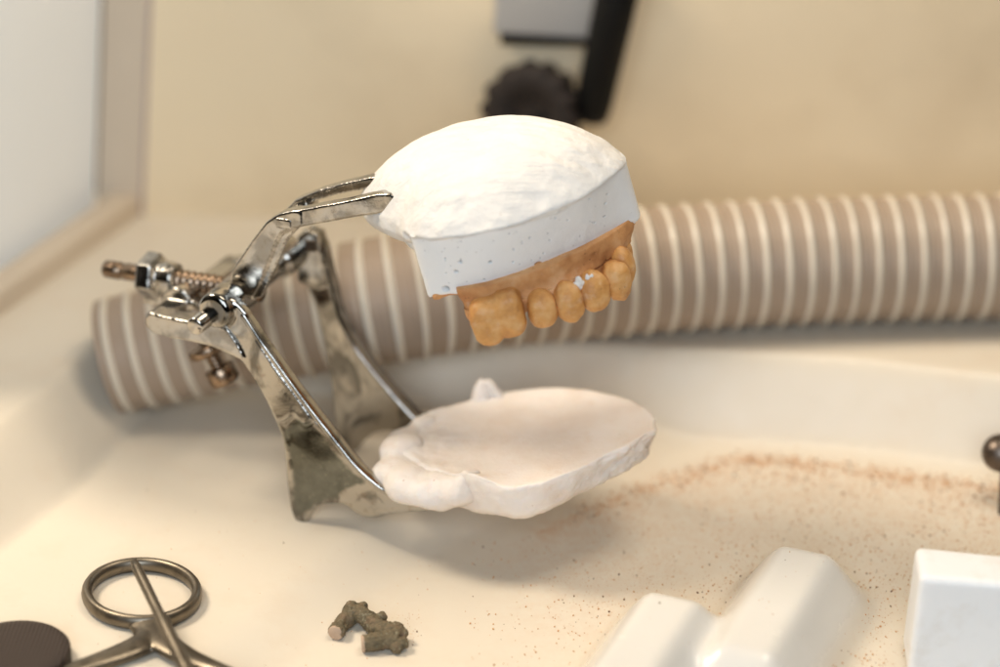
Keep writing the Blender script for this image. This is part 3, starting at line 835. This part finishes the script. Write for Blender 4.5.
PITS = [(random.Random(q * 7 + 3).uniform(0.1, 4.1), -random.Random(q * 5 + 1).uniform(0.15, 1.6), random.Random(q * 3 + 9).choice((0.018, 0.02, 0.024))) for q in range(26)] + [(0.75, -1.05, .06), (0.95, -0.78, .060), (1.62, -0.95, .05), (0.62, -0.62, .03), (1.32, -1.42, .03), (2.05, -1.15, .03), (0.35, -1.5, .10), (2.6, -0.6, .028), (0.7, -0.35, .024), (2.9, -0.9, .022), (1.9, -0.35, .022), (3.4, -0.5, .024), (3.7, -0.95, .02), (2.2, -0.75, .02), (0.5, -1.05, .026), (0.9, -1.4, .02), (2.45, -1.5, .075), (4.1, -0.4, .02), (3.9, -0.2, .022), (1.1, -0.2, .02)]
rings = []; pit_at = []
T0 = resample(outb(0), NB); B0 = resample(outb(-1.72), NB)
def chip(p): return 0.10 * fbm((p.x, p.y, 0), 0.9, 11) + 0.05 * nz((p.x, p.y, 0), 4.0, 5)
wl = [-1.72 * (i / NW) for i in range(0, NW + 1)]
for w_ in wl:
    k = max(0, -w_ / 1.72); ring = []
    for i in range(NB):
        p = T0[i].lerp(B0[i], k)
        ww = w_ + (chip(p) if k > 0 else 0) * k ** 3
        d = (p - CEN).normalized()
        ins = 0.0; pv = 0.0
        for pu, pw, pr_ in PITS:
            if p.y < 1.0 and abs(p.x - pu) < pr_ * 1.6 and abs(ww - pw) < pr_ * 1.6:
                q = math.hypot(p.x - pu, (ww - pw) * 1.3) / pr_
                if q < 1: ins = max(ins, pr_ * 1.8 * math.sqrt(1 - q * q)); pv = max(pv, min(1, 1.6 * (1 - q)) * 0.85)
        ins += 0.13 * max(0, (k - 0.93) / 0.07) * sstep(0.8, 2.2, p.x)
        ins += 0.008 * fbm((p.x, p.y, ww), 2.0, 2) + (0.03 * (k - 0.96) / 0.04 if k > 0.96 else 0)
        p = p - d * ins
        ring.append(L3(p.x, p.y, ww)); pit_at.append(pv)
    rings.append(ring)
rings.append([L3(*(CEN.lerp(T0[i].lerp(B0[i], 1), 0.93).xy), -1.74 + chip(B0[i]) * 0.6) for i in range(NB)])
v_, f_ = loft(rings, True, True)
me = mesh_from('base', v_, f_); at_ = me.attributes.new('pit_shade', 'FLOAT', 'POINT'); at_.data.foreach_set('value', pit_at + [0.0] * (len(me.vertices) - len(pit_at)))
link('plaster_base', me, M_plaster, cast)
# rounded plaster lump behind the arm ends
b = bmesh.new()
add(b, ellipsoid(L3(-1.15, -0.65, -0.35), cu * 0.95, cv * 1.0, cw * 0.55)); add(b, ellipsoid(L3(-0.5, -0.9, -0.65), cu * 0.75, cv * 1.1, cw * 0.55)); add(b, ellipsoid(L3(-1.5, 0.6, -0.15), cu * 0.9, cv * 1.1, cw * 0.45))
link('plaster_lump', fuse(b, 0.06, 8, 0.5, lambda p: 0.05 * nz(p, 1.3, 2)), M_smear, cast)

# gum
GUM = [(0.62, -2.72), (0.95, -2.78), (1.5, -2.62), (2.1, -2.30), (2.7, -1.90), (3.25, -1.38), (3.72, -0.78), (4.05, -0.15), (4.18, 0.45), (3.9, 1.0), (3.2, 1.5), (2.4, 1.85), (1.4, 2.05), (0.75, 2.0), (0.6, 1.7), (0.62, 0), (0.58, -2.1)]
NG = 300
g0 = resample([V((u, v, 0)) for u, v in GUM], NG); GC = V((1.9, -0.1, 0))
TEETH = [  # u, v, half width, half depth, centre w, half height
    (1.46, -2.66, 0.68, 0.48, -2.36, 0.64), (2.46, -2.26, 0.40, 0.42, -2.48, 0.50), (3.04, -1.92, 0.41, 0.42, -2.50, 0.52),
    (3.56, -1.46, 0.43, 0.38, -2.50, 0.53), (4.00, -0.98, 0.39, 0.33, -2.52, 0.53), (3.98, -0.34, 0.34, 0.28, -2.46, 0.50),
    (3.78, 0.22, 0.32, 0.27, -2.42, 0.46), (3.48, 0.72, 0.32, 0.28, -2.42, 0.46), (3.08, 1.12, 0.33, 0.32, -2.42, 0.48), (2.58, 1.42, 0.34, 0.36, -2.42, 0.48), (2.0, 1.65, 0.36, 0.38, -2.42, 0.48), (1.25, 1.78, 0.5, 0.44, -2.40, 0.56)]
prof_g = [(1.0, -1.5), (1.0, -1.68), (0.992, -1.82), (0.985, -1.98), (0.99, -2.15), (1.0, -2.32), (0.995, -2.48), (0.97, -2.62), (0.92, -2.70), (0.82, -2.68), (0.72, -2.45), (0.6, -2.25), (0.4, -2.1), (0.15, -2.05)]
rings = []
pf = resample([V((a_, b_, 0)) for a_, b_ in prof_g], 46, closed=False)
for q in pf:
    ring = []
    for i in range(NG):
        p = GC.lerp(g0[i], q.x); d = (g0[i] - GC).normalized()
        p = p - V((1, 0.3, 0)) * 0.26 * sstep(-1.8, -2.4, q.y) * sstep(2.6, 4.0, p.x) * sstep(-1.3, -0.3, p.y)
        bl = 0
        for t in TEETH:
            e = math.hypot(p.x - t[0], p.y - t[1]); bl = max(bl, math.exp(-(e / (t[2] * 0.95)) ** 2))
        amt = (bl * 0.16 - 0.05) * sstep(-1.75, -2.2, q.y) if q.x > 0.9 else 0
        amt += 0.045 * fbm((p.x, p.y, q.y), 1.4, 3) + 0.012 * nz((p.x, p.y, q.y), 7, 1)
        ww = q.y + (0.10 * chip(p) if q.y > -1.7 else 0)
        if q.y < -2.2 and q.x > 0.8: ww += 0.16 * (1 - bl)      # papillae dip between crowns
        p = p + d * amt
        ring.append(L3(p.x, p.y, ww))
    rings.append(ring)
v_, f_ = loft(rings, True, True)
link('gum_ridge', mesh_from('gum', v_, f_), M_stone, cast)
# thin orange skin under the white block near the rear corner
b = bmesh.new()
pl = resample([V((u, v, 0)) for u, v in [(-0.15, -2.62), (0.3, -2.70), (0.86, -2.56), (1.53, -2.35), (2.37, -1.70), (3.19, -0.95), (4.0, 0.1), (4.2, 0.61), (4.0, 1.3), (3.4, 1.85), (2.4, 2.2), (0.1, 2.1), (-0.15, 0)]], 200)
rr_ = []
for w_, k in ((-1.60, 0.97), (-1.70, 0.985), (-1.78, 0.985), (-1.83, 0.95)):
    rr_.append([L3(*(CEN.lerp(p, k).xy), w_ + 0.8 * chip(p)) for p in pl])
add(b, loft(rr_)); link('stone_footing', bm_mesh(b), M_stone, cast)
for ti, (u, v, hw, hd_, wc, hh) in enumerate(TEETH):
    prev = TEETH[ti - 1] if ti else (0.7, -3.0); nxt = TEETH[ti + 1] if ti < len(TEETH) - 1 else (0.8, 2.25)
    tn = V((nxt[0] - prev[0], nxt[1] - prev[1], 0)).normalized(); ou = V((tn.y, -tn.x, 0))
    tv = cu * tn.x + cv * tn.y; ov = cu * ou.x + cv * ou.y
    c = L3(u, v, wc)
    b = bmesh.new()
    hw *= 0.94; hh *= 0.95
    if ti in (0, 11):
        for sx in (-1, 1):
            add(b, ellipsoid(c + tv * hw * 0.45 * sx + ov * 0.05 - cw * (0.04 if sx < 0 else -0.04), tv * hw * 0.60, ov * hd_ * 0.95, cw * hh, e=0.6))
            add(b, ellipsoid(c + tv * hw * 0.42 * sx - ov * 0.25 - cw * 0.05, tv * hw * 0.5, ov * hd_ * 0.7, cw * hh * 0.95, e=0.8))
        add(b, ellipsoid(c + cw * 0.15, tv * hw * 0.9, ov * hd_ * 0.9, cw * hh * 0.7, e=0.7))
    else:
        add(b, ellipsoid(c, tv * hw * 0.96, ov * hd_, cw * hh, e=0.80))
        add(b, ellipsoid(c - cw * hh * 0.42 + ov * 0.05, tv * hw * 0.52, ov * hd_ * 0.6, cw * hh * 0.66, e=0.9))   # cusp
        add(b, ellipsoid(c + cw * hh * 0.45 - ov * 0.03, tv * hw * 0.70, ov * hd_ * 0.85, cw * hh * 0.62, e=0.9))    # narrow neck
    me = fuse(b, 0.035, 6, 0.5, lambda p, s_=ti: 0.045 * fbm(p, 1.5, s_ * 3.1) + 0.014 * nz(p, 5, s_) + 0.006 * nz(p, 13, s_))
    link('tooth', me, M_tooth, cast)
# white chip of plaster smeared over one tooth neck, and a red fleck
def on_gum(px, py): return hit(px, py, L3(3.2, -1.75, -2.1), -(cu * 0.55 - cv * 0.83))
b = bmesh.new()
for px, py, r1, r2 in ((576, 286, .12, .12), (579, 281, .09, .14), (588, 279, .06, .15), (574, 290, .07, .08), (583, 283, .06, .08), (592, 276, .05, .06), (580, 288, .08, .06)):
    p = on_gum(px, py); dn = (CAM - p).normalized()
    add(b, ellipsoid(p + dn * 0.14, cu * r1, cv * 0.05 + V((0, 0, 0)), cw * r2))
link('plaster_smear', fuse(b, 0.02, 3, 0.5, lambda p: 0.02 * nz(p, 8, 1)), M_smear, cast)

# ------------------------------------------------------------------ lower stone plate
pn = V((-0.13, 0.02, 1)).normalized(); P0 = V((0.35, -0.6, 2.30))
plate = thing('stone_plate', 'broken warm white stone plate with jagged left edge on the lower articulator legs', 'plaster plate', V((0.35, -0.6, 1.3)))
rim_px = [(652, 423), (649, 431), (636, 440), (608, 453), (565, 474.5), (521, 486), (484, 484), (455, 476), (428, 466), (404, 452), (402, 436), (418, 420), (448, 408), (475, 399), (506, 392.5), (546, 388), (583, 389.5), (626, 399), (643, 407), (650, 414)]
NP = 360
rim = resample([hit(x, y, P0, pn) for x, y in rim_px], NP)
cc = sum(rim, V((0, 0, 0))) / NP
def leftness(p): return sstep(-1.0, -3.0, p.x)
rings = []
for k in range(46):
    r = 0.02 + 0.98 * k / 45; ring = []
    for p in rim:
        q = cc.lerp(p, r); lf_ = sstep(-0.6, -2.6, q.x)
        h = -0.05 * (1 - r ** 4) + 0.012 * fbm(q, 1.2, 4)
        # shallow hollow and ragged lumps at the broken left side
        h += lf_ * (0.16 * fbm((q.x, q.y, 0), 0.9, 7, 5) + 0.03 * nz((q.x, q.y, 0), 4, 3)) + 0.08 * lf_ * sstep(0.7, 1.0, r)
        lump = math.exp(-(((q.x + 0.95) / 0.75) ** 2 + ((q.y + 3.0) / 0.45) ** 2)); h += 0.28 * lump
        ring.append(q + pn * h)
    rings.append(ring)
bot_px = [(651, 440), (642, 462), (636, 477), (606, 488), (577, 504), (558, 511), (527, 517.5), (481, 523), (452, 514), (430, 504), (398, 490), (379, 474), (377, 458), (392, 436)]
TH_ = lambda p: 1.02 - 0.10 * sstep(0, 3.5, p.x)
side_prof = [(0.02, 0.985 + 0.022), (0.12, 1.018), (0.35, 1.015), (0.6, 0.995), (0.82, 0.97), (1.0, 0.915)]
edge = rings[-1]
for t, kk in resample([V((a_, b_, 0)) for a_, b_ in side_prof], 26, closed=False) and [(v.x, v.y) for v in resample([V((a_, b_, 0)) for a_, b_ in side_prof], 26, closed=False)]:
    ring = []
    for i, p in enumerate(rim):
        lf_ = leftness(p); q = cc.lerp(p, kk)
        out = (p - cc).normalized()
        th_ = TH_(p)
        fl_ = 0.55 * lf_ * math.sin(PI * min(1, t * 1.15)) + 0.05 * fbm((p.x, p.y, t), 1.6, 12)
        rough = sstep(1.2, 3.4, p.x) * (0.10 * nz((p.x, p.y, t * 1.5), 2.6, 3) + 0.05 * nz((p.x, p.y, t * 2), 7, 3))
        q = q + out * (fl_ + rough + lf_ * 0.14 * fbm((p.x, p.y, t * 1.5), 1.7, 5))
        top = edge[i]; zt = (top - p).dot(pn)
        q = q + pn * (zt * (1 - t) ** 1.5) - V((0, 0, 1)) * (th_ * t * (1 + 0.07 * fbm((p.x, p.y, 0), 0.8, 2)))
        ring.append(q)
    rings.append(ring)
last = rings[-1]; cl = sum(last, V((0, 0, 0))) / len(last)
for k in (0.8, 0.5, 0.2): rings.append([cl.lerp(p, k) - V((0, 0, 0.06)) for p in last])
v_, f_ = loft(rings, True, True)
link('plate_body', mesh_from('plate', v_, f_), M_plate, plate)
b = bmesh.new()
def PL(x, y, h=0.0): return hit(x, y, P0 + pn * h, pn)
sp0 = PL(481, 397); 
add(b, sweep([sp0 - pn * 0.2, sp0 + pn * 0.25 + V((0.02, 0, 0)), sp0 + pn * 0.52 + V((0.10, 0, 0))], [0.34, 0.22, 0.08], 7))
add(b, sweep([sp0 + V((0.65, -0.1, -0.15)), sp0 + V((0.38, -.05, 0.18)), sp0 + V((0.16, 0, 0.48))], [0.16, 0.13, 0.08], 8))
link('stone_spur', fuse(b, 0.05, 3, 0.5, lambda p: 0.07 * nz(p, 3, 1)), M_plate, plate)
b = bmesh.new()
for px, py, r, dz in ((402, 452, .62, -.08), (396, 466, .62, -.32), (414, 474, .75, -.42), (438, 478, .75, -.46), (462, 480, .60, -.38), (405, 438, .5, -.14), (424, 426, .4, -.08), (472, 480, .26, .02)):
    p = PL(px, py) + V((0, 0.25, dz)); add(b, ellipsoid(p, V((r * 1.1, 0, 0)), V((0.1, r, 0)), V((0, 0, r * 0.62))))
link('broken_edge', fuse(b, 0.06, 30, 0.7, lambda p: 0.10 * nz(p, 1.0, 3) + 0.03 * fbm(p, 2.6, 3)), M_plate, plate)

# ------------------------------------------------------------------ ring handled clamp, rod, pad, sprig, block
zc = 0.15
ring_c = onz(141, 593, zc + 0.05)
clamp = thing('ring_handled_clamp', 'worn steel clamp with oval finger ring lying on the tray at lower left', 'clamp', ring_c - V((0, 0, 0.2)))
b = bmesh.new()
ringp = [onz(142 + 55 * math.cos(t), 593.5 + 29 * math.sin(t), zc + 0.05) for t in [2 * PI * k / 72 for k in range(72)]]
cR = sum(ringp, V((0, 0, 0))) / 72
rings = []
for k in range(72):
    p = ringp[k]; d = (p - cR).normalized(); sec = []
    for a_ in range(12):
        t = 2 * PI * a_ / 12; sec.append(p + d * 0.14 * math.cos(t) + zv * 0.20 * math.sin(t))
    rings.append(sec)
rings.append(rings[0]); add(b, loft(rings, False, False)); bmesh.ops.remove_doubles(b, verts=b.verts, dist=0.0001)
link('finger_ring', bm_mesh(b), M_steel, clamp)
b = bmesh.new()
def flat(b_, pts, wd, hz, z):
    P = resample([onz(x, y, z) for x, y in pts], 24, closed=False); W = [V((a_, 0, 0)) for a_ in wd]; W = resample(W, 24, closed=False)
    rg = []
    for i, p in enumerate(P):
        t = (P[min(i + 1, 23)] - P[max(i - 1, 0)]).normalized(); s_ = t.cross(zv).normalized() * W[i].x
        rg.append([p + s_ * math.cos(q) ** 1 * 1.0 + zv * hz * math.sin(q) for q in [2 * PI * a_ / 14 for a_ in range(14)]])
    add(b_, loft(rg))
flat(b, [(147, 622), (152, 630), (149, 640), (135, 648), (110, 658), (70, 672), (20, 692)], [0.50, 0.30, 0.34, 0.36, 0.36, 0.34, 0.30], 0.17, zc)
flat(b, [(152, 622), (158, 634), (163, 642), (185, 656), (215, 669), (260, 686)], [0.46, 0.28, 0.26, 0.20, 0.18, 0.16], 0.15, zc + 0.04)
link('shank', fuse(b, 0.04, 4), M_steel, clamp)
rod0 = onz(134, 562, 1.3); rod1 = onz(196, 690, 0.75)
b = bmesh.new(); add(b, sweep(resample([rod0, rod0.lerp(rod1, .4), rod1], 20, closed=False), [0.10] + [0.13] * 8 + [0.16] * 11, 12))
rod = link('instrument_rod', bm_mesh(b), M_steel); tag(rod, 'thin dark steel rod crossing over the finger ring of the clamp', 'rod')

pc = onz(12, 657, 0.25)
b = bmesh.new(); add(b, lathe(pc - zv * 0.25, zv, [(0, 1.30), (0.04, 1.36), (0.40, 1.36), (0.46, 1.31), (0.47, 1.1)], 64))
for v in b.verts: v.co = pc + V(((v.co - pc).x, (v.co - pc).y * 0.98, (v.co - pc).z))
pad = link('round_pad', bm_mesh(b), M_pad); tag(pad, 'dark brown round pad with woven texture in the lower left corner', 'pad')

spz = surf(365, 640).z
sprig = thing('bark_fragment', 'small knobbly olive brown forked fragment with two pale cut ends on tray floor', 'fragment', surf(365, 640))
b = bmesh.new()
def Z(x, y, r): return onz(x, y, spz + r)
e1 = Z(335.5, 633, .20); e2 = Z(363, 644, .20)
add(b, sweep([e1, Z(342, 624, .20), Z(350, 617, .23)], [0.19, 0.19, 0.22], 16))
add(b, sweep([Z(348, 617, .25), Z(357, 613, .28), Z(367, 619, .26), Z(378, 628, .24), Z(390, 634, .22), Z(400, 637, .2)], [0.22, 0.24, 0.22, 0.23, 0.27, 0.24], 16))
add(b, sweep([e2, Z(374, 643, .21), Z(388, 640, .22), Z(398, 641, .2)], [0.22, 0.22, 0.24, 0.22], 16))
for x, y, r, z in ((352, 609, .20, .34), (362, 608, .15, .32), (381, 617, .13, .34), (396, 629, .19, .34), (402, 634, .16, .24), (396, 648, .16, .14), (344, 619, .10, .26), (402, 643, .16, .2)):
    p = onz(x, y, spz + z); add(b, ellipsoid(p, V((r, 0, 0)), V((0, r, 0)), V((0, 0, r))))
link('bark', fuse(b, 0.022, 8, 0.5, lambda p: 0.05 * fbm(p, 3.5, 3, 5) + 0.02 * nz(p, 11, 2)), M_bark, sprig)
def cutface(e, nx_, r):
    dr = (e - nx_).normalized(); b_ = bmesh.new(); add(b_, lathe(e - dr * 0.04, dr, [(0, r), (0.06, r), (0.075, r * 0.9)], 24, lambda k, d: 1 + 0.05 * nz((math.cos(k * .26), math.sin(k * .26), 0), 1.5, r)))
    link('cut_end', bm_mesh(b_), M_cut, sprig)
cutface(e1, Z(342, 624, .20), 0.185); cutface(e2, Z(374, 643, .21), 0.21)

# square white block at the right front
blk = thing('plaster_block', 'crisp edged bluish white block at the lower right corner beside the moulded humps', 'block', onz(985, 640, -0.5))
b = bmesh.new()
top_z = 2.2
k1 = onz(920, 577, top_z); k2 = onz(915, 545, top_z); k3 = onz(1060, 560, top_z); k4 = onz(1075, 590, top_z)
basez = -0.5
lo = [V((p.x * 1.0, p.y, basez)) for p in (k1, k4, k3, k2)]
hi = [k1, k4, k3, k2]
ctr = sum(lo, V((0, 0, 0))) / 4
lo = [ctr + (p - ctr) * 1.06 for p in lo]
vs_ = lo + hi; fs_ = [(3, 2, 1, 0), (4, 5, 6, 7)] + [(i, (i + 1) % 4, 4 + (i + 1) % 4, 4 + i) for i in range(4)]
add(b, (vs_, fs_)); me = bevel_mesh(b, 0.22, 5)
link('block_body', me, M_block, blk)

# ball ended metal tool at the right edge
bc = onz(1001, 453, 0.9)
tool = thing('ball_ended_tool', 'dark metal tool with a round ball end poking in at the right edge', 'tool', V((bc.x, bc.y, -0.5)))
b = bmesh.new(); add(b, ellipsoid(bc, V((.52, 0, 0)), V((0, .52, 0)), V((0, 0, .52)), 32, 20)); link('ball_end', bm_mesh(b), M_dsteel, tool)
b = bmesh.new(); add(b, sweep([bc, bc + V((3, 0.2, 0.15)), bc + V((8, 0.5, 1.6))], 0.24, 16)); link('handle', bm_mesh(b), M_dsteel, tool)
b = bmesh.new(); add(b, sweep([bc + V((0.25, 0, 0)), V((bc.x + 0.1, bc.y - 0.9, -0.5))], 0.24, 12)); link('shadow_post', bm_mesh(b), M_dsteel, tool)  # dark post added in place of the shadow below the ball

# ------------------------------------------------------------------ things on the back wall
wy = cA.y - 0.1
def BW(x, y, d=0.0): return ony(x, y, wy - d)
b = bmesh.new()
p1, p2, p3, p4 = BW(493, 34, .9), BW(600, 40, .9), BW(612, -60, .9), BW(497, -60, .9)
add(b, prism([p1, p2, p3, p4], V((0, 1.2, 0)))); box = link('grey_box', bevel_mesh(b, 0.12, 3), M_grey); tag(box, 'pale grey metal box fixed high on the beige back wall', 'box')
b = bmesh.new()
q1, q2 = BW(500, 41, .8), BW(594, 43, .8); 
add(b, prism([q1, q2, q2 - V((0, 0, .12)), q1 - V((0, 0, .12))], V((0, 1.0, 0))))
link('box_shadow_strip', bevel_mesh(b, 0.02, 2), M_black, box)  # black strip put in for the shadow beneath the box
# toothed wheel brush
wc = BW(534, 112, 1.3)
wheel = thing('toothed_wheel', 'dark brown round toothed brush wheel on the back wall behind the plaster cast', 'brush wheel', wc)
b = bmesh.new(); tm = lambda k, d: 1.0 + (0.05 if (k % 8) < 4 else -0.04)
wa = V((-0.35, -1, 0.15)).normalized()
add(b, lathe(wc - wa * 0.6, wa, [(0, 1.15), (0.1, 1.5), (0.5, 1.6), (0.55, 1.05), (0.62, 1.05), (0.68, 1.55), (1.2, 1.55), (1.35, 1.25), (1.3, 0.8), (1.1, 0.6)], 112, tm))
link('bristle_disc', bm_mesh(b), M_bristle, wheel)
b = bmesh.new(); add(b, lathe(wc - wa * 0.9 + V((0, .9, 0)), V((0, -1, 0)), [(-0.6, 0.35), (2.4, 0.35), (2.5, 0.25)], 20)); link('axle', bm_mesh(b), M_black, wheel)
h0 = BW(591, 115, 1.5); h1 = BW(629, -60, 3.0)
b = bmesh.new(); add(b, lathe(h0, h1 - h0, [(-0.12, 0.42), (0, 0.56), (0.4, 0.6), (2.0, 0.62), (3.0, 0.64), (9, 0.70)], 28))
hd = link('black_handle', bm_mesh(b), M_black); tag(hd, 'black round handle hanging down beside the grey box', 'handle')
